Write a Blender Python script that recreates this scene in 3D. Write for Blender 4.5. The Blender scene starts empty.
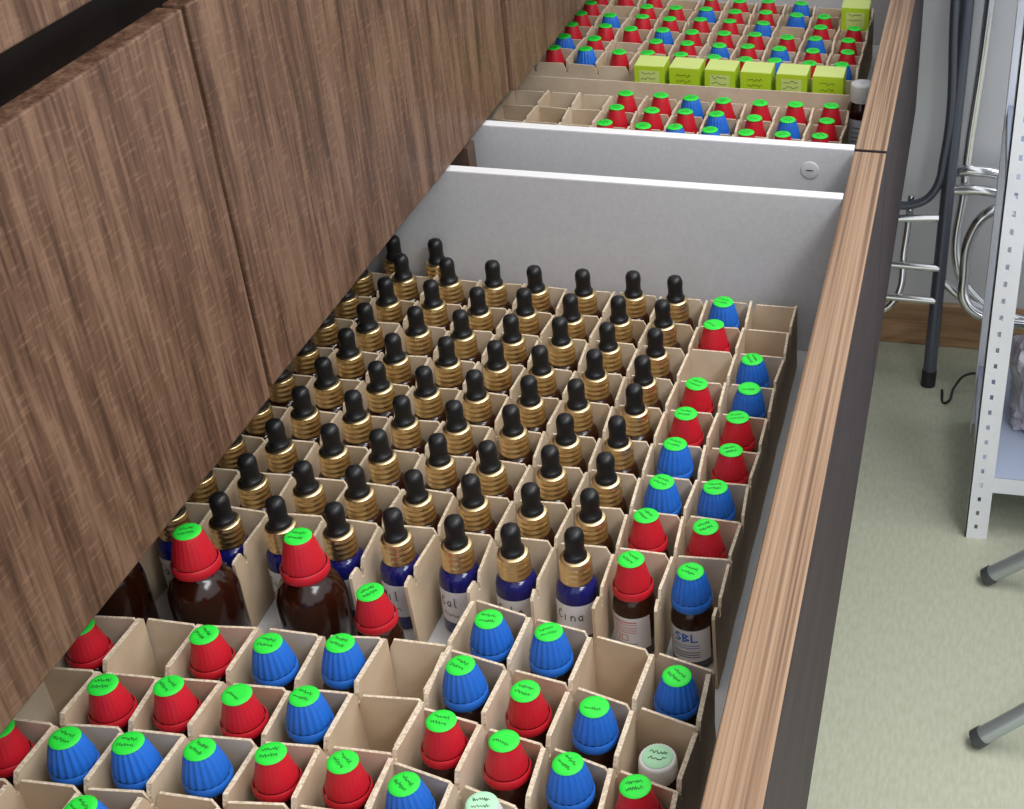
import bpy, math, random, bmesh
import numpy as np
from mathutils import Vector, Matrix, noise
random.seed(7)
scene = bpy.context.scene
scene.view_settings.view_transform = 'Standard'

# ------------------------------------------------------------------ materials
def mat(name, col, rough=0.5, metal=0.0, spec=0.5, coat=0.0, trans=0.0):
    m = bpy.data.materials.new(name); m.use_nodes = True
    b = m.node_tree.nodes['Principled BSDF']
    b.inputs['Base Color'].default_value = (*col, 1)
    b.inputs['Roughness'].default_value = rough
    b.inputs['Metallic'].default_value = metal
    b.inputs['Specular IOR Level'].default_value = spec
    b.inputs['Coat Weight'].default_value = coat
    b.inputs['Transmission Weight'].default_value = trans
    return m

def noisy(name, c1, c2, scale=(1, 1, 1), nscale=5, rough=0.6, bump=0.0, detail=6, lo=0.35, hi=0.65, bscale=None, spec=0.4):
    m = mat(name, c1, rough, spec=spec)
    nt = m.node_tree; N = nt.nodes; L = nt.links
    b = N['Principled BSDF']
    tc = N.new('ShaderNodeTexCoord'); mp = N.new('ShaderNodeMapping')
    mp.inputs['Scale'].default_value = scale
    L.new(tc.outputs['Object'], mp.inputs['Vector'])
    n = N.new('ShaderNodeTexNoise'); n.inputs['Scale'].default_value = nscale; n.inputs['Detail'].default_value = detail
    L.new(mp.outputs['Vector'], n.inputs['Vector'])
    r = N.new('ShaderNodeValToRGB')
    r.color_ramp.elements[0].position = lo; r.color_ramp.elements[0].color = (*c1, 1)
    r.color_ramp.elements[1].position = hi; r.color_ramp.elements[1].color = (*c2, 1)
    L.new(n.outputs['Fac'], r.inputs['Fac']); L.new(r.outputs['Color'], b.inputs['Base Color'])
    if bump:
        bp = N.new('ShaderNodeBump'); bp.inputs['Strength'].default_value = bump; bp.inputs['Distance'].default_value = 0.002
        n2 = N.new('ShaderNodeTexNoise'); n2.inputs['Scale'].default_value = bscale or nscale
        L.new(mp.outputs['Vector'], n2.inputs['Vector'])
        L.new(n2.outputs['Fac'], bp.inputs['Height']); L.new(bp.outputs['Normal'], b.inputs['Normal'])
    return m

def wood(name, dark, mid, light, fine=(520, 14, 520), mid_s=(90, 3.5, 90), big=(5, .9, 5), rough=0.42, bump=0.25,
         ring=0.05, rings=16.0, lo=.34, hi=.66, spec=.5, fleck=None):
    m = mat(name, mid, rough, spec=spec)
    nt = m.node_tree; N = nt.nodes; L = nt.links
    b = N['Principled BSDF']
    tc = N.new('ShaderNodeTexCoord')
    def nz(scale, detail, dist=0.0):
        mp = N.new('ShaderNodeMapping'); mp.inputs['Scale'].default_value = scale
        L.new(tc.outputs['Object'], mp.inputs['Vector'])
        n = N.new('ShaderNodeTexNoise'); n.inputs['Scale'].default_value = 1.0
        n.inputs['Detail'].default_value = detail; n.inputs['Distortion'].default_value = dist
        L.new(mp.outputs['Vector'], n.inputs['Vector']); return n
    def math_(op, a, b_=None, c=None):
        x = N.new('ShaderNodeMath'); x.operation = op
        for i, q in enumerate((a, b_, c)):
            if q is None: continue
            if isinstance(q, (int, float)): x.inputs[i].default_value = q
            else: L.new(q, x.inputs[i])
        return x.outputs[0]
    f = nz(fine, 1); md = nz(mid_s, 2); g = nz(big, 1)
    s = math_('SINE', math_('MULTIPLY', g.outputs['Fac'], rings * 6.283))
    v = math_('MULTIPLY_ADD', s, ring, math_('ADD', math_('MULTIPLY', f.outputs['Fac'], .5), math_('MULTIPLY', md.outputs['Fac'], .5)))
    if fleck:
        fl = nz(fleck, 0)
        v = math_('ADD', v, math_('MULTIPLY', math_('MAXIMUM', math_('SUBTRACT', fl.outputs['Fac'], .58), 0.0), .55))
    r = N.new('ShaderNodeValToRGB'); e = r.color_ramp.elements
    e[0].position = lo; e[0].color = (*dark, 1); e[1].position = hi; e[1].color = (*light, 1)
    k = e.new((lo + hi) / 2); k.color = (*mid, 1)
    L.new(v, r.inputs['Fac']); L.new(r.outputs['Color'], b.inputs['Base Color'])
    bp = N.new('ShaderNodeBump'); bp.inputs['Strength'].default_value = bump; bp.inputs['Distance'].default_value = 0.0008
    L.new(f.outputs['Fac'], bp.inputs['Height']); L.new(bp.outputs['Normal'], b.inputs['Normal'])
    return m

M_WOOD = wood('wood_face', (.062, .030, .018), (.128, .067, .041), (.205, .118, .075), fine=(340, 340, 22), mid_s=(80, 80, 5),
              big=(4, 3.6, .9), ring=.06, rings=14, lo=.34, hi=.68, fleck=(160, 70, 420), spec=.35, rough=.45)
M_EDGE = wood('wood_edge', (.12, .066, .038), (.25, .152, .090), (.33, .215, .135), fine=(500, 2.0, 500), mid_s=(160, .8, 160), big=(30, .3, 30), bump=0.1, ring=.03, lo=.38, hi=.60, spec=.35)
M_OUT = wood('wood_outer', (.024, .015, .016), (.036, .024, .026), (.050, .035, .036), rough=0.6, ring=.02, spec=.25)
M_DARK = noisy('carcass_dark', (.020, .013, .010), (.035, .022, .016), nscale=20)
M_PART = noisy('partition_wood', (.06, .036, .026), (.10, .06, .04), scale=(8, 2, 8), nscale=6)
M_WHITE = noisy('painted_panel', (.55, .55, .57), (.585, .585, .605), nscale=220, rough=0.5, bump=0.08, bscale=300, detail=2)
M_WHITE_E = mat('panel_edge', (.74, .74, .75), 0.5)
M_CARD = noisy('cardboard', (.52, .395, .265), (.61, .475, .335), nscale=30, rough=0.85, spec=0.1)
M_CARD2 = noisy('cardboard_light', (.60, .485, .355), (.69, .575, .44), nscale=30, rough=0.85, spec=0.1)
M_CEDGE = noisy('cardboard_edge', (.50, .39, .27), (.78, .67, .52), nscale=500, rough=0.9, spec=0.1)
M_RED = mat('red_plastic', (.56, .012, .025), 0.42)
M_BLUE = mat('blue_plastic', (.020, .160, .64), 0.40)
M_GREEN = mat('green_sticker', (.02, .70, .045), 0.6)
M_PALE = mat('pale_green_sticker', (.42, .76, .48), 0.6)
M_INK = mat('ink', (.012, .03, .016), 0.6)
M_AMBER = mat('amber_glass', (.022, .005, .002), 0.16, spec=0.5)
M_COBALT = mat('cobalt_glass', (.008, .010, .12), 0.12, spec=0.5)
M_GOLD = mat('gold_collar', (.90, .70, .38), 0.30, metal=1.0)
M_RUB = mat('black_rubber', (.009, .009, .010), 0.40, spec=0.4)
M_PAPER = mat('paper_label', (.68, .68, .72), 0.6)
M_PINK = mat('red_print', (.55, .12, .10), 0.6)
M_LBLUE = mat('blue_print', (.03, .15, .50), 0.6)
M_WCAP = mat('white_plastic', (.75, .76, .76), 0.4)
M_BOX = mat('carton_lime', (.46, .66, .02), 0.5)
M_BOX2 = mat('carton_top', (.60, .72, .22), 0.5)
M_FLOOR = noisy('vinyl_floor', (.42, .435, .325), (.48, .495, .385), scale=(60, 18, 1), nscale=3, rough=0.5, bump=0.03)
M_WALL = noisy('wall_paint', (.69, .70, .73), (.73, .74, .76), nscale=3, rough=0.8)
M_BASE = wood('baseboard_wood', (.28, .15, .07), (.40, .235, .12), (.50, .31, .17), fine=(8, 80, 120), mid_s=(3, 60, 60), big=(2, 8, 8))
M_CHROME = mat('chrome', (.80, .81, .83), 0.15, metal=1.0)
M_GREY = mat('grey_painted_tube', (.10, .11, .14), 0.3, metal=0.4)
M_STOOL = mat('stool_tube', (.42, .46, .47), 0.35, metal=0.6)
M_FOOT = mat('grey_rubber', (.05, .055, .06), 0.5)
M_BLACK = mat('black_plastic', (.012, .012, .014), 0.5)
M_SHELF = noisy('white_steel', (.72, .74, .79), (.79, .81, .85), nscale=8, rough=0.4)
M_SHELFIN = mat('shelf_blue_steel', (.40, .46, .60), 0.4)
M_BAG = noisy('plastic_bag_film', (.34, .32, .38), (.52, .50, .56), nscale=25, rough=0.3)
M_SEAT = mat('seat_vinyl', (.03, .05, .09), 0.5)

# ------------------------------------------------------------------ mesh builder
class MB:
    def __init__(s):
        s.v = []; s.f = []; s.m = []; s.s = []; s.mats = []
    def mi(s, m):
        if m not in s.mats: s.mats.append(m)
        return s.mats.index(m)
    def add(s, vs, fs, m, smooth=False, M=None):
        o = len(s.v)
        if M is not None: vs = [tuple(M @ Vector(p)) for p in vs]
        s.v.extend(vs); k = s.mi(m)
        for f in fs:
            s.f.append(tuple(i + o for i in f)); s.m.append(k); s.s.append(smooth)
    def merge(s, o, M):
        off = len(s.v)
        A = np.array(o.v); R = np.array(M.to_3x3()); T = np.array(M.translation)
        s.v.extend(map(tuple, A @ R.T + T))
        mm = [s.mi(x) for x in o.mats]
        for f, k, sm in zip(o.f, o.m, o.s):
            s.f.append(tuple(i + off for i in f)); s.m.append(mm[k]); s.s.append(sm)
    def box(s, x0, x1, y0, y1, z0, z1, m, M=None, top=None):
        v = [(x0, y0, z0), (x1, y0, z0), (x1, y1, z0), (x0, y1, z0), (x0, y0, z1), (x1, y0, z1), (x1, y1, z1), (x0, y1, z1)]
        s.add(v, [(0, 3, 2, 1), (0, 1, 5, 4), (1, 2, 6, 5), (2, 3, 7, 6), (3, 0, 4, 7)], m, M=M)
        s.add(v, [(4, 5, 6, 7)], top or m, M=M)
    def lathe(s, prof, m, seg=24, flute=0, amp=0, M=None, ampf=None, smooth=True):
        vs = []; fs = []
        for j, (r, z) in enumerate(prof):
            a_ = amp if ampf is None else amp * ampf[j]
            for i in range(seg):
                t = 2 * math.pi * i / seg
                rr = r + (a_ * (0.5 - 0.5 * math.cos(flute * t)) if flute else 0)
                vs.append((rr * math.cos(t), rr * math.sin(t), z))
        for j in range(len(prof) - 1):
            for i in range(seg):
                a = j * seg + i; b = j * seg + (i + 1) % seg
                fs.append((a, b, b + seg, a + seg))
        s.add(vs, fs, m, smooth, M)
    def stroke(s, pts, w, m, fn):
        for (a, b) in zip(pts[:-1], pts[1:]):
            dx, dy = b[0] - a[0], b[1] - a[1]; l = math.hypot(dx, dy)
            if l < 1e-7: continue
            nx, ny = -dy / l * w / 2, dx / l * w / 2
            ex, ey = dx / l * w / 3, dy / l * w / 3
            q = [(a[0] - nx - ex, a[1] - ny - ey), (b[0] - nx + ex, b[1] - ny + ey), (b[0] + nx + ex, b[1] + ny + ey), (a[0] + nx - ex, a[1] + ny - ey)]
            s.add([fn(*p) for p in q], [(0, 1, 2, 3)], m)
    def obj(s, name, parent=None, loc=None, bevel=0):
        me = bpy.data.meshes.new(name)
        me.from_pydata(s.v, [], s.f)
        for m in s.mats: me.materials.append(m)
        me.polygons.foreach_set('material_index', s.m)
        me.polygons.foreach_set('use_smooth', s.s)
        me.update()
        o = bpy.data.objects.new(name, me); scene.collection.objects.link(o)
        if parent: o.parent = parent
        if loc: o.location = loc
        if bevel:
            w = o.modifiers.new('w', 'WELD'); w.merge_threshold = 1e-5
            b = o.modifiers.new('b', 'BEVEL'); b.width = bevel; b.segments = 2; b.limit_method = 'ANGLE'
        return o

def empty(name):
    e = bpy.data.objects.new(name, None); scene.collection.objects.link(e); return e
def boxo(name, x0, x1, y0, y1, z0, z1, m, parent=None, top=None, bevel=0):
    b = MB(); b.box(x0, x1, y0, y1, z0, z1, m, top=top); return b.obj(name, parent, bevel=bevel)

def tube(name, pts, r, m, parent=None, smooth_pts=True, cyclic=False):
    cu = bpy.data.curves.new(name, 'CURVE'); cu.dimensions = '3D'; cu.bevel_depth = r; cu.bevel_resolution = 4
    cu.use_fill_caps = True; cu.resolution_u = 10
    if smooth_pts:
        sp = cu.splines.new('BEZIER'); sp.bezier_points.add(len(pts) - 1)
        for p, q in zip(sp.bezier_points, pts):
            p.co = q; p.handle_left_type = p.handle_right_type = 'AUTO'
    else:
        sp = cu.splines.new('POLY'); sp.points.add(len(pts) - 1)
        for p, q in zip(sp.points, pts): p.co = (*q, 1)
    sp.use_cyclic_u = cyclic
    tmp = bpy.data.objects.new(name + '_c', cu); scene.collection.objects.link(tmp)
    bpy.context.view_layer.update()
    me = bpy.data.meshes.new_from_object(tmp.evaluated_get(bpy.context.evaluated_depsgraph_get()))
    bpy.data.objects.remove(tmp)
    me.name = name; me.materials.clear(); me.materials.append(m)
    me.polygons.foreach_set('use_smooth', [True] * len(me.polygons))
    o = bpy.data.objects.new(name, me); scene.collection.objects.link(o)
    if parent: o.parent = parent
    return o

# ------------------------------------------------------------------ room
boxo('floor', -1.10, 3.2, -1.6, 2.30, -0.05, 0.0, M_FLOOR)
boxo('wall_back', -1.10, 3.2, 2.30, 2.40, 0.0, 2.6, M_WALL)
boxo('wall_left', -1.20, -1.10, -1.6, 2.40, 0.0, 2.6, M_WALL)
boxo('baseboard_back', -0.40, 3.2, 2.286, 2.30, 0.0, 0.09, M_BASE, bevel=.003)

# ------------------------------------------------------------------ cabinet
RIM = 0.80
FX = -0.511
cab = empty('drawer_cabinet')
def front(name, y0, y1, z0, z1, parent, dx=0, th=.018, m=M_WOOD):
    b = MB(); b.box(FX - th + dx, FX + dx, y0, y1, z0, z1, m)
    return b.obj(name, parent, bevel=.0015)
for i, (y0, y1, dx, zb) in enumerate([(0.20, .8280, .004, -.004), (.834, 1.452, .004, .002), (1.457, 2.22, .009, .001)]):
    front('drawer_front_mid_%d' % i, y0, y1, RIM + zb, RIM + .302, cab, dx)
    front('drawer_front_top_%d' % i, y0, y1, RIM + .337, RIM + .60, cab, .006)
for i, (y0, y1) in enumerate([(0.10, 1.356), (1.360, 2.22)]):
    front('drawer_front_low_%d' % i, y0, y1, .10, .49, cab)
boxo('rail_mid', -.62, -.560, .10, 2.22, 1.06, 1.136, M_DARK, cab)
boxo('deck_mid', -1.05, -.531, .10, 2.22, RIM + .006, RIM + .02, M_DARK, cab)
boxo('back_panel', -1.07, -1.05, .10, 2.22, .05, 1.40, M_DARK, cab)
boxo('end_panel_far', -1.07, -.531, 2.222, 2.24, .05, 1.42, M_PART, cab)
boxo('end_panel_near', -1.07, -.531, .08, .098, .05, 1.42, M_PART, cab)
boxo('partition', -1.05, -.505, 1.296, 1.318, .50, RIM, M_PART, cab)
boxo('deck_low', -1.05, -.531, .10, 2.22, .485, .497, M_DARK, cab)
boxo('plinth', -1.05, -.55, .10, 2.22, 0, .09, M_DARK, cab)
boxo('cabinet_top', -1.07, -.50, .08, 2.24, 1.42, 1.445, M_WOOD, cab, bevel=.002)

def drawer(y0f, y1f, y0, y1):
    e = empty('open_drawer')
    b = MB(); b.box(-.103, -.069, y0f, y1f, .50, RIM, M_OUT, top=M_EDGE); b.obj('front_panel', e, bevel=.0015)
    for n, a in (('side_near', y0), ('side_far', y1 - .014)):
        bb = MB(); bb.box(-.955, -.1035, a, a + .014, .60, RIM - .001, M_WHITE, top=M_WHITE_E); bb.obj(n, e, bevel=.0015)
    boxo('bottom_board', -.955, -.1035, y0 + .0145, y1 - .0145, .605, .6195, M_WHITE_E, e)
    boxo('back_board', -.955, -.941, y0 + .0145, y1 - .0145, .62, RIM - .02, M_WHITE, e)
    for n, a in (('runner_near', y0 - .012), ('runner_far', y1)):
        boxo(n, -.95, -.12, a + .001, a + .011, .63, .66, M_CHROME, e)
    return e
d1 = drawer(.10, 1.3565, .14, 1.257)
d2 = drawer(1.3625, 2.22, 1.362, 2.20)
b = MB(); Mx = Matrix.Translation((-.150, 1.362, .772)) @ Matrix.Rotation(math.pi / 2, 4, 'X')
b.lathe([(.010, 0), (.010, .0008), (.009, .0012), (.001, .0012)], M_WHITE, 24, M=Mx)
b.box(-.004, .004, -.0006, .0006, .0012, .0014, M_DARK, M=Mx); b.obj('screw_plug', d2)

# ------------------------------------------------------------------ bottle templates (origin at base)
def tpl_dropper(glass=M_AMBER, label=False, seed=0):
    t = MB()
    t.lathe([(.0150, 0), (.0165, .002), (.0165, .052), (.0155, .057), (.0125, .0605), (.0098, .062), (.0098, .065)], glass, 28)
    pr = []; n = 16
    for i in range(n + 1):
        z = .0615 + .0205 * i / n
        r = .0122 + (.0007 if (i % 4 in (1, 2)) else 0)
        pr.append((r, z))
    t.lathe(pr, M_GOLD, 28)
    t.lathe([(.0122, .082), (.0118, .0828), (.0085, .083)], M_GOLD, 28)
    t.lathe([(.0092, .0828), (.0094, .085), (.0086, .0868), (.0076, .0875), (.0074, .094), (.0078, .100), (.0076, .1040), (.0062, .1072), (.0034, .1086), (.0004, .1090)], M_RUB, 20)
    if label:
        def fn(x, z, r=.0168): 
            a = -math.pi / 2 + x / .0168; return (r * math.cos(a), r * math.sin(a), z)
        xs = [(-.024 + .048 * i / 16) for i in range(17)]
        vs = [fn(x, .014) for x in xs] + [fn(x, .046) for x in xs]
        t.add(vs, [(i, i + 1, i + 18, i + 17) for i in range(16)], M_PAPER, True)
        g = lambda x, z: fn(x, z, .0171)
        rs = random.Random(seed)
        letters = {
            'C': [(.9, .85), (.5, 1), (.1, .6), (.1, .3), (.5, 0), (.9, .15)],
            'a': [(.8, .55), (.4, .6), (.1, .3), (.4, 0), (.8, .2), (.8, .6), (.8, 0)],
            'l': [(.3, 1.1), (.3, .1), (.6, 0)], 'e': [(.1, .3), (.8, .35), (.5, .6), (.1, .3), (.4, 0), (.9, .1)],
            'M': [(0, 0), (.15, 1), (.5, .3), (.85, 1), (1, 0)], 'i': [(.3, .6), (.3, 0)],
            'n': [(.1, .6), (.1, 0), (.1, .4), (.5, .6), (.8, .4), (.8, 0)], 'r': [(.1, .6), (.1, 0), (.1, .4), (.6, .6)]}
        w = ['Mil', 'Cal', 'Cale', 'Cina', 'Mer'][seed % 5]
        x0 = -.009
        for ch in w:
            t.stroke([(x0 + p[0] * .0045, .031 + p[1] * .0085) for p in letters[ch]], .0008, M_INK, g); x0 += .0058
        x = -.008; pts = []
        while x < .007: pts.append((x, .022 + rs.uniform(-.0014, .0018))); x += .0011
        t.stroke(pts, .0005, M_INK, g)
    return t

CAPH = .84
def cap_parts(t, m, z0, s=1.0, ribs=True, label=M_GREEN, seed=0):
    fl = 18 if ribs else 24; am = .0018 if ribs else .0005
    seg = 72; h = s * CAPH
    t.lathe([(.0152 * s, z0), (.0160 * s, z0 + .0015 * h), (.0160 * s, z0 + .0075 * h), (.0150 * s, z0 + .0092 * h)], m, 36)
    pf = [(.0140, .0090), (.0138, .012), (.0124, .019), (.0107, .027), (.0093, .0335), (.0086, .0358)]
    t.lathe([(r * s, z0 + z * h) for r, z in pf], m, seg, flute=fl, amp=am * s, ampf=[.5, 1, 1, 1, .8, .2])
    t.lathe([(.0090 * s, z0 + .0352 * h), (.0078 * s, z0 + .0362 * h), (.001, z0 + .0362 * h)], m, 24)
    if label:
        zt = z0 + .0368 * h + .0003; R = .0100
        t.lathe([(R + .0002, zt - .0010), (R - .0006, zt - .0001), (.006, zt), (.0002, zt)], label, 26)
        rs = random.Random(seed); ang = rs.uniform(-.7, .5) 
        fn = lambda x, y: (x * math.cos(ang) - y * math.sin(ang), x * math.sin(ang) + y * math.cos(ang), zt + .0003)
        for ly, hw in ((.0028, .0058), (-.0026, .0064)):
            if rs.random() < .12: continue
            x = -hw; pts = []; up = 1
            while x < hw * rs.uniform(.75, 1):
                pts.append((x, ly + up * rs.uniform(.0002, .0016))); up = -up; x += rs.uniform(.0005, .0012)
            t.stroke(pts, .00036, M_INK, fn)

def tpl_capped(m, ribs, seed, label=M_GREEN, wrap=None):
    t = MB()
    t.lathe([(.0150, 0), (.0168, .002), (.0168, .045), (.0160, .050), (.0120, .0550), (.0105, .0565), (.0105, .060)], M_AMBER, 28)
    cap_parts(t, m, .0572, ribs=ribs, label=label, seed=seed)
    if wrap:
        def fn(x, z, r=.0170):
            a = -math.pi / 2 + x / .017; return (r * math.cos(a), r * math.sin(a), z)
        xs = [(-.020 + .040 * i / 16) for i in range(17)]
        vs = [fn(x, .010) for x in xs] + [fn(x, .042) for x in xs]
        t.add(vs, [(i, i + 1, i + 18, i + 17) for i in range(16)], M_PAPER, True)
        g = lambda x, z: fn(x, z + .002, .0173)
        if wrap == 'red':
            for k, z in enumerate([.036, .0335, .0305, .028, .0255, .014, .0115]):
                t.stroke([(-.011 + i * .0024, z) for i in range(9)], .0011 if k in (0,) else .0006, M_PINK if k < 5 else M_INK, g)
            for xx in (-.011, -.004):
                t.stroke([(xx, .017), (xx, .0225), (xx + .005, .0225), (xx + .005, .017), (xx, .017)], .0006, M_PINK, g)
        else:
            L = {'S': [(.9, .9), (.4, 1), (.1, .75), (.85, .3), (.5, 0), (.1, .1)], 'B': [(.1, 0), (.1, 1), (.8, .8), (.2, .5), (.9, .25), (.1, 0)], 'L': [(.1, 1), (.1, 0), (.9, 0)]}
            x0 = -.010
            for ch in 'SBL':
                t.stroke([(x0 + p[0] * .0055, .029 + p[1] * .0075) for p in L[ch]], .0015, M_LBLUE, g); x0 += .0066
            for z in (.025, .0225, .018, .0155, .013):
                t.stroke([(-.011 + i * .0026, z) for i in range(9)], .0007, M_LBLUE if z > .02 else M_INK, g)
    return t

def P(x, y, z=.6200, tilt=2.5, rot=None):
    a = random.uniform(-1, 1) * math.radians(tilt); c = random.uniform(-1, 1) * math.radians(tilt)
    r = random.uniform(-.4, .4) if rot is None else rot
    return Matrix.Translation((x, y, z)) @ Matrix.Rotation(a, 4, 'X') @ Matrix.Rotation(c, 4, 'Y') @ Matrix.Rotation(r, 4, 'Z')

redT = [tpl_capped(M_RED, False, i) for i in range(8)]
bluT = [tpl_capped(M_BLUE, True, 40 + i) for i in range(8)]
REDS = MB(); BLUES = MB(); DROPS = MB()
cnt = [0]
def red(x, y, **k): cnt[0] += 1; REDS.merge(redT[cnt[0] % 8], P(x, y, **k))
def blue(x, y, **k): cnt[0] += 1; BLUES.merge(bluT[cnt[0] % 8], P(x, y, **k))
def put(c, x, y):
    if c == 'r': red(x, y)
    elif c == 'b': blue(x, y)

# ---- dropper grid D
DX0, DY0, PX, PY = -.3556, .7877, .0475, .0498
dT = tpl_dropper()
for j in range(1, 9):
    for k in range(-7, 3):
        jx, jy = random.uniform(-.002, .002), random.uniform(-.002, .002)
        DROPS.merge(dT, P(DX0 + PX * k + jx, DY0 + PY * j + jy, tilt=1.5))
for k in range(-7, 3):
    DROPS.merge(tpl_dropper(M_COBALT, label=True, seed=k + 11), P(DX0 + PX * k, DY0 - .002, tilt=1.2, rot=-.25))
for x in (-.5246, -.571, -.62): DROPS.merge(dT, P(x, 1.2235, tilt=.3))
c3 = 'rrbbrr.rb'; c4 = 'brbrrbb..'
for j in range(9):
    if j == 0:
        REDS.merge(tpl_capped(M_RED, False, 3, wrap='red'), P(DX0 + PX * 3, DY0 - .004, rot=-.2, tilt=1))
        BLUES.merge(tpl_capped(M_BLUE, True, 44, wrap='blue'), P(DX0 + PX * 4, DY0 - .010, rot=-.1, tilt=1))
        continue
    put(c3[j], DX0 + PX * 3, DY0 + PY * j - .003); put(c4[j], DX0 + PX * 4, DY0 + PY * j - .005)

# ---- rack strips
def strip(mb, p0, p1, cross, z0, z1, m=M_CARD, th=.0018, wob=.0012, lean=.0):
    p0 = Vector((*p0, 0)); p1 = Vector((*p1, 0)); L = (p1 - p0).length; d = (p1 - p0) / L; n = Vector((-d.y, d.x, 0))
    S = [(0.0, z1 - .002), (.002, z1)]
    for c in cross:
        if c < .008 or c > L - .008: continue
        S += [(c - .0055, z1), (c - .0020, z1 - .0075), (c - .0015, z1 - .014), (c + .0015, z1 - .014), (c + .0020, z1 - .0075), (c + .0055, z1)]
    S += [(L - .002, z1), (L, z1 - .002)]
    S.sort()
    ph = random.uniform(0, 6); fr = random.uniform(60, 110)
    def off(s, z): return wob * math.sin(s * fr + ph) * (0.3 + 0.7 * (z - z0) / (z1 - z0)) + lean * (z - z0)
    vs = []
    for s, z in S:
        q = p0 + d * s
        for zz, sg in ((z0, -1), (z, -1), (z, 1), (z0, 1)):
            r = q + n * (off(s, zz) + sg * th / 2); vs.append((r.x, r.y, zz))
    f1 = []; f2 = []
    for i in range(len(S) - 1):
        a = 4 * i; b_ = a + 4
        f1 += [(a, b_, b_ + 1, a + 1), (a + 2, b_ + 2, b_ + 3, a + 3)]
        f2 += [(a + 1, b_ + 1, b_ + 2, a + 2)]
    e = len(vs) - 4
    mb.add(vs, f1 + [(0, 1, 2, 3), (e + 3, e + 2, e + 1, e)], m); mb.add(vs, f2, M_CEDGE)

def rack(O, u, v, ni, nj, z1=.692, ext0=0, skipfront=False, z0=.6200, th=.0030):
    mb = MB(); lu = math.hypot(*u); lv = math.hypot(*v)
    for i in range(ni + 1):
        a = (O[0] + u[0] * i - v[0] / lv * ext0, O[1] + u[1] * i - v[1] / lv * ext0)
        e = (O[0] + u[0] * i + v[0] * nj, O[1] + u[1] * i + v[1] * nj)
        strip(mb, a, e, [ext0 + lv * j for j in range(nj + 1)], z0, z1 + random.uniform(-.001, .0030), random.choice([M_CARD, M_CARD, M_CARD2]), th=th, lean=random.uniform(-.03, .03))
    for j in range(1 if skipfront else 0, nj + 1):
        a = (O[0] + v[0] * j, O[1] + v[1] * j); e = (a[0] + u[0] * ni, a[1] + u[1] * ni)
        strip(mb, a, e, [lu * i for i in range(ni + 1)], z0, z1 - .0015 + random.uniform(-.002, .001), random.choice([M_CARD, M_CARD2]), th=.0020, lean=random.uniform(-.04, .04))
    return mb.obj('cardboard_divider')

rack((DX0 - PX * 7.5, DY0 - .0249), (PX, 0), (0, PY), 12, 9, ext0=.017, skipfront=True, z1=.692, th=.0024)

# ---- front-left rack F1   key = row, value = (first column, content)
ux1 = (.0468, .0022); vy1 = (.0008, .0515)
def f1(i, r): return (-.540 + ux1[0] * i - vy1[0] * r, .654 + ux1[1] * i - vy1[1] * r)
F1 = {0: (-1, 'r.rbb.'), 1: (0, 'rrrb.'), 2: (-1, 'rbbbrr'), 3: (-1, 'r.b....'), 4: (-1, 'rbrbrb'), 5: (-1, 'brrbrr'), 6: (-1, 'rrbrbr')}
for r, (c0, row) in F1.items():
    for n, c in enumerate(row):
        if c0 + n <= 4: put(c, *f1(c0 + n, r))
for r in range(7):
    for n in range(3, 6):
        x, y = f1(-n, r); put(random.choice('rb'), x, y)
rack(f1(-5.5, 6.5), ux1, vy1, 10, 7, th=.0036)
# ---- front-right rack F2 (sheared)
ux2 = (.0478, -.0112); vy2 = (.0008, .0517)
def f2(i, r): return (-.302 + ux2[0] * i - vy2[0] * r, .7060 + ux2[1] * i - vy2[1] * r)
F2 = {0: 'bb.b', 1: 'brb.', 2: 'rrbr', 3: 'b.br', 4: 'rbrb', 5: 'brrb', 6: 'rrbr', 7: 'brbb'}
for r, row in F2.items():
    for n, c in enumerate(row):
        x, y = f2(n, r); put(c, x, y)
x, y = f2(1, 3); REDS.merge(tpl_capped(M_WCAP, True, 9, label=M_PALE), P(x, y))
rack(f2(-.5, 7.5), ux2, vy2, 4, 8, th=.0034)
red(-.394, .720)

# white capped low bottle
b = MB(); x, y = f2(3, 1)
b.lathe([(.014, 0), (.0155, .002), (.0155, .034), (.012, .041), (.0105, .043), (.0105, .046)], M_AMBER, 28)
b.lathe([(.0125, .044), (.0130, .046), (.0126, .058), (.0115, .060), (.001, .060)], M_WCAP, 60, flute=30, amp=.0004)
b.lathe([(.0105, .0603), (.0101, .0609), (.0002, .0609)], M_PALE, 26)
for ly in (.003, -.002):
    b.stroke([(-.006 + .001 * i, ly + random.uniform(-.0015, .0015)) for i in range(13)], .0005, M_INK, lambda p, q: (p, q, .0613))
b.obj('white_capped_bottle', loc=(x, y, .62))

# large amber bottles
def big_amber(x, y, seed):
    b = MB()
    b.lathe([(.022, 0), (.0265, .003), (.0265, .058), (.0258, .065), (.0225, .0735), (.0165, .080), (.0130, .083), (.0130, .088)], M_AMBER, 48)
    cap_parts(b, M_RED, .0840, s=1.14, ribs=False, seed=seed)
    return b.obj('amber_bottle', loc=(x, y, .62))
big_amber(-.4543, .7350, 5); big_amber(-.5380, .7270, 2); big_amber(-.6150, .7240, 3)

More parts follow.
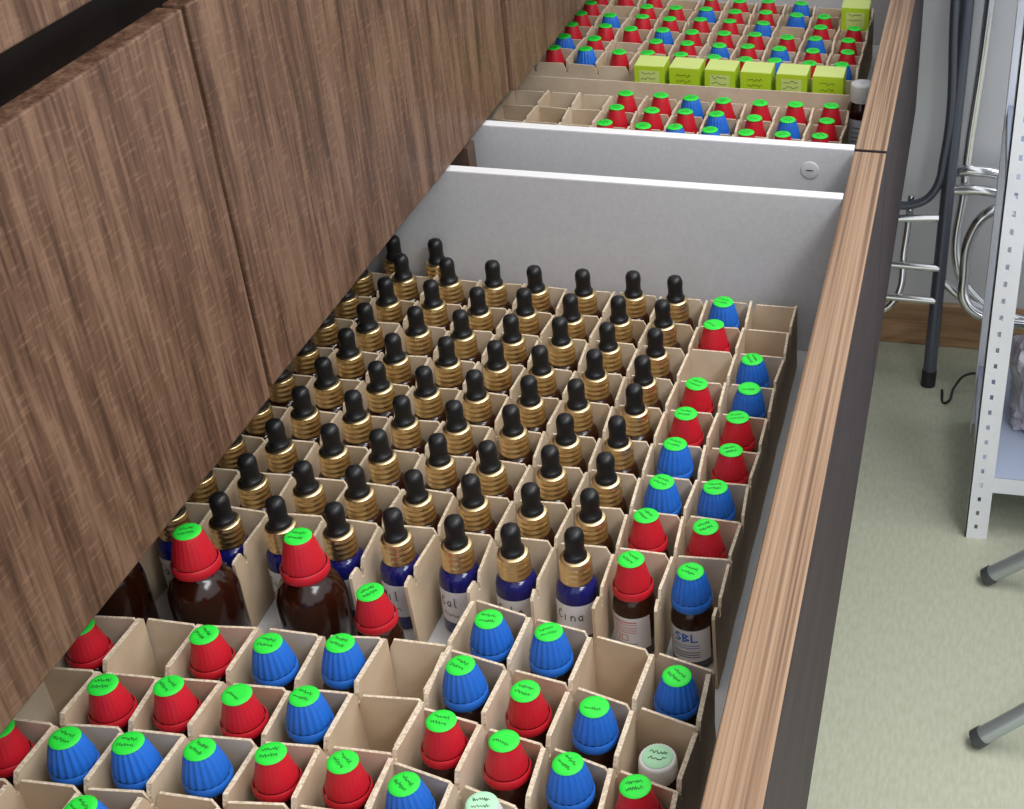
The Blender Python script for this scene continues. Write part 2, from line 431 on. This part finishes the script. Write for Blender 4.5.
# ---- far drawer racks
EX = -.164; EP = .0454
e1 = {1.70: 'rrrrbrr..', 1.65: 'rbrbrrr..', 1.60: 'rrrbbrr..', 1.55: 'rbbrrbr..', 1.50: 'rrbrrrb..', 1.45: 'rbrrbrr..', 1.402: 'rrrbrrr..'}
for y, row in e1.items():
    for n, c in enumerate(row): put(c, EX - EP * n, y)
rack((EX - EP * 9.5, 1.402 - .0245), (EP, 0), (0, .0497), 10, 7, z1=.694)
mb = MB(); strip(mb, (EX - EP * 9.5, 1.751), (EX + EP * .5, 1.751), [], .62, .704, M_CARD2); mb.obj('cardboard_sheet')
rows = ['brbrrrrrbrbb', 'rrbrbrr.rbrr', 'rbrrrrbrrrrb', 'rr.brrrrbrrb', 'rrbrrbrr.rrr', 'r.brrr.rrrbr', 'rrrrbrrrrrrb']
for j, row in enumerate(rows[:6]):
    for n, c in enumerate(row):
        if (j == 4 and n == 0): continue
        put(c, EX - EP * n, 1.852 + .0497 * j)
rack((EX - EP * 11.5, 1.852 - .0249), (EP, 0), (0, .0497), 12, 6, z1=.698)

def carton(x, y, rot=0, seed=0, h=.100):
    b = MB(); w = .0205
    b.box(-w, w, -w, w, 0, h, M_BOX, top=M_BOX2)
    b.box(-w + .001, w - .001, -w + .001, w - .003, h, h + .0006, M_BOX2)
    rs = random.Random(seed)
    if seed % 2 == 0:
        b.add([(-.014, -w - .0003, h - .030), (.014, -w - .0003, h - .030), (.014, -w - .0003, h - .006), (-.014, -w - .0003, h - .006)], [(0, 1, 2, 3)], M_BOX2)
    for ly in (h - .010, h - .018):
        pts = [(-.011 + .0018 * i, ly + rs.uniform(-.002, .002)) for i in range(12)]
        b.stroke(pts, .0006, M_INK, lambda p, q: (p, -w - .0006, q))
    o = b.obj('medicine_carton', loc=(x, y, .62)); o.rotation_euler = (0, 0, rot); return o
for i in range(6): carton(-.418 + .0488 * i, 1.790, random.uniform(-.05, .05), i)
carton(EX + .001, 2.051, .03, 6, .108)

REDS.obj('red_capped_bottles'); BLUES.obj('blue_capped_bottles'); DROPS.obj('dropper_bottles')

b = MB()
b.lathe([(.017, 0), (.0190, .002), (.0190, .072), (.018, .079), (.0135, .086), (.0125, .090)], M_AMBER, 32)
b.lathe([(.0192, .020), (.0192, .066)], M_PAPER, 32)
b.lathe([(.0148, .087), (.0150, .089), (.0146, .108), (.0135, .110), (.001, .110)], M_WCAP, 72, flute=36, amp=.0005)
for z in (.055, .048, .042, .036): b.stroke([(-.010 + .0025 * i, z) for i in range(9)], .001, M_INK, lambda p, q: (.0194 * math.sin(p / .0194), -.0194 * math.cos(p / .0194), q))
b.obj('white_capped_bottle', loc=(-.125, 1.730, .62))

# ------------------------------------------------------------------ folding chairs leaning on the wall
fc = empty('folding_chair')
tube('leg_outer', [(-.0075, 2.150, .012), (-.004, 2.205, .34), (.0, 2.268, .72), (.0, 2.272, .95)], .012, M_GREY, fc)
tube('foot_cap', [(-.0078, 2.149, .0), (-.0072, 2.153, .03)], .0135, M_BLACK, fc, smooth_pts=False)
tube('leg_inner', [(-.022, 2.262, .95), (-.020, 2.240, .69), (-.015, 2.215, .42), (-.030, 2.205, .355), (-.060, 2.200, .335), (-.11, 2.20, .333), (-.36, 2.20, .333)], .0075, M_GREY, fc)
tube('seat_bar', [(-.015, 2.195, .315), (-.11, 2.19, .31), (-.36, 2.19, .31)], .007, M_CHROME, fc)
tube('brace_upper', [(-.006, 2.18, .225), (-.20, 2.185, .225)], .007, M_CHROME, fc)
tube('brace_lower', [(-.008, 2.17, .165), (-.20, 2.175, .165)], .007, M_CHROME, fc)
tube('rear_leg', [(-.065, 2.215, .345), (-.070, 2.20, .25), (-.082, 2.175, .155), (-.12, 2.17, .13), (-.3, 2.17, .13)], .007, M_CHROME, fc)
tube('rear_leg_far', [(-.36, 2.262, .95), (-.36, 2.24, .6), (-.36, 2.15, .0)], .011, M_GREY, fc)
tube('back_bar', [(.0, 2.272, .95), (-.18, 2.274, .97), (-.36, 2.262, .95)], .010, M_GREY, fc)
fc2 = empty('folding_chair')
tube('frame_upper', [(.004, 2.235, .385), (.030, 2.23, .392), (.09, 2.23, .388), (.14, 2.23, .375), (.20, 2.23, .37)], .010, M_CHROME, fc2)
tube('frame_mid', [(.004, 2.215, .360), (.06, 2.21, .365), (.13, 2.21, .35), (.18, 2.21, .34)], .009, M_CHROME, fc2)
tube('frame_loop', [(.12, 2.20, .345), (.07, 2.19, .335), (.045, 2.185, .30), (.038, 2.18, .22), (.046, 2.17, .165), (.09, 2.165, .14), (.16, 2.165, .135)], .010, M_CHROME, fc2)
tube('leg_outer', [(.040, 2.275, .95), (.034, 2.26, .60), (.024, 2.235, .36), (.030, 2.215, .20), (.10, 2.20, .12), (.16, 2.20, .0)], .009, M_CHROME, fc2)
tube('cross_bar', [(-.005, 2.19, .20), (.05, 2.185, .16), (.16, 2.185, .13)], .007, M_CHROME, fc2)
tube('power_cable', [(.018, 2.13, .004), (.028, 2.09, .004), (.04, 2.12, .02), (.06, 2.14, .035), (.10, 2.14, .035), (.14, 2.12, .02)], .0024, M_BLACK)

# ------------------------------------------------------------------ slotted-angle shelving
sh = empty('metal_shelving_unit')
def slotted(mb, x, y, sx, sy, z0=.0, z1=1.75, w=.034, t=.002):
    for axis in (0, 1):
        def bx(a0, a1, za, zb):
            if axis == 0:
                A, B = sorted((x + sx * a0, x + sx * a1)); mb.box(A, B, min(y, y + sy * t), max(y, y + sy * t), za, zb, M_SHELF)
            else:
                A, B = sorted((y + sy * a0, y + sy * a1)); mb.box(min(x, x + sx * t), max(x, x + sx * t), A, B, za, zb, M_SHELF)
        bx(0, .013, z0, z1); bx(.018, w, z0, z1)
        z = z0
        while z < z1:
            bx(.013, .018, z, min(z + .018, z1)); z += .027
mb = MB()
SX0, SX1, SY0, SY1 = .072, .90, 1.722, 2.04
slotted(mb, SX0, SY0, 1, 1); slotted(mb, SX0, SY1, 1, -1); slotted(mb, SX1, SY0, -1, 1); slotted(mb, SX1, SY1, -1, -1)
mb.obj('uprights', sh)
for i, z in enumerate((.09, .56, 1.0, 1.45)):
    mb = MB(); g = .003
    mb.box(SX0 + g, SX1 - g, SY0 + g, SY1 - g, z + .028, z + .030, M_SHELFIN)
    mb.box(SX0 + g, SX1 - g, SY0 + g, SY0 + g + .002, z, z + .028, M_SHELF)
    mb.box(SX0 + g, SX1 - g, SY1 - g - .002, SY1 - g, z, z + .028, M_SHELF)
    mb.box(SX0 + g, SX0 + g + .002, SY0 + g + .002, SY1 - g - .002, z, z + .028, M_SHELF)
    mb.box(SX1 - g - .002, SX1 - g, SY0 + g + .002, SY1 - g - .002, z, z + .028, M_SHELF)
    mb.obj('shelf_board_%d' % i, sh)
bm = bmesh.new(); bmesh.ops.create_icosphere(bm, subdivisions=5, radius=1)
for v in bm.verts:
    p = v.co.copy()
    k = 1 + .22 * noise.noise(p * 1.6) + .20 * abs(noise.noise(p * 3.2)) - .14 * abs(noise.noise(p * 7))
    q = Vector([math.copysign(abs(c) ** .7, c) for c in p])
    v.co = Vector((q.x * .085 * k, q.y * .085 * k, q.z * .10 * k))
    if v.co.z < -.075: v.co.z = -.075 
me = bpy.data.meshes.new('plastic_bag'); bm.to_mesh(me); bm.free(); me.materials.append(M_BAG)
bag = bpy.data.objects.new('plastic_bag', me); scene.collection.objects.link(bag); bag.location = (.215, 1.90, .197)

# ------------------------------------------------------------------ stool with splayed tube legs
st = empty('stool')
cx, cy = .47, 1.455
mb = MB(); mb.lathe([(.02, .43), (.165, .432), (.175, .445), (.172, .462), (.150, .472), (.001, .474)], M_SEAT, 48); mb.obj('seat', st, loc=(cx, cy, 0))
for i, (fx, fy) in enumerate([(.110, 1.620), (.1025, 1.294), (.83, 1.62), (.83, 1.29)]):
    sgn = 1 if fx < cx else -1; dy = (cy - fy)
    tube('leg_%d' % i, [(fx, fy, .014), (fx + sgn * .075, fy + dy * .06, .085), (fx + sgn * .17, fy + dy * .22, .20), (fx + sgn * .26, fy + dy * .45, .43)], .0125, M_STOOL, st)
    tube('foot_%d' % i, [(fx - sgn * .004, fy, .010), (fx + sgn * .005, fy + dy * .005, .019)], .0140, M_FOOT, st, smooth_pts=False)
tube('ring', [(cx + .20 * math.cos(a), cy + .10 * math.sin(a), .22) for a in [i * math.pi / 4 for i in range(8)]], .008, M_STOOL, st, cyclic=True)

# ------------------------------------------------------------------ lights
w = bpy.data.worlds.new('World'); scene.world = w; w.use_nodes = True
w.node_tree.nodes['Background'].inputs['Color'].default_value = (.95, .975, 1.0, 1)
w.node_tree.nodes['Background'].inputs['Strength'].default_value = 1.14
def area(name, loc, rot, sx, sy, e, col=(1, 1, 1)):
    l = bpy.data.lights.new(name, 'AREA'); l.shape = 'RECTANGLE'; l.size = sx; l.size_y = sy; l.energy = e; l.color = col
    o = bpy.data.objects.new(name, l); scene.collection.objects.link(o); o.location = loc; o.rotation_euler = rot
area('ceiling_lamp', (.7, 1.4, 2.55), (0, math.radians(15), 0), .5, 1.3, 27, (1, .98, .95))
area('ceiling_lamp', (1.0, -.2, 2.55), (0, math.radians(25), 0), .5, 1.3, 27, (.97, .98, 1))

# ------------------------------------------------------------------ camera (off-centre crop of a wider photograph)
f = 1390.0; PXc, PYc = 750.0, 404.5
VY = Vector((1017 - PXc, -540 - PYc, f)); VZ = Vector((743 - PXc, 2450 - PYc, f))
dY = VY.normalized(); dn = VZ.normalized(); dn = (dn - dY * dn.dot(dY)).normalized(); dZ = -dn
dX = dY.cross(dZ)
if dX.x < 0: dX = -dX
R = Matrix(((dX.x, -dX.y, -dX.z), (dY.x, -dY.y, -dY.z), (dZ.x, -dZ.y, -dZ.z)))
cam = bpy.data.cameras.new('camera'); co = bpy.data.objects.new('camera', cam); scene.collection.objects.link(co)
co.matrix_world = Matrix.Translation((0, 0, 1.4)) @ R.to_4x4()
cam.sensor_width = 36; cam.lens = f / 1024 * 36; cam.shift_x = -(PXc - 512) / 1024; cam.clip_start = .02
scene.camera = co
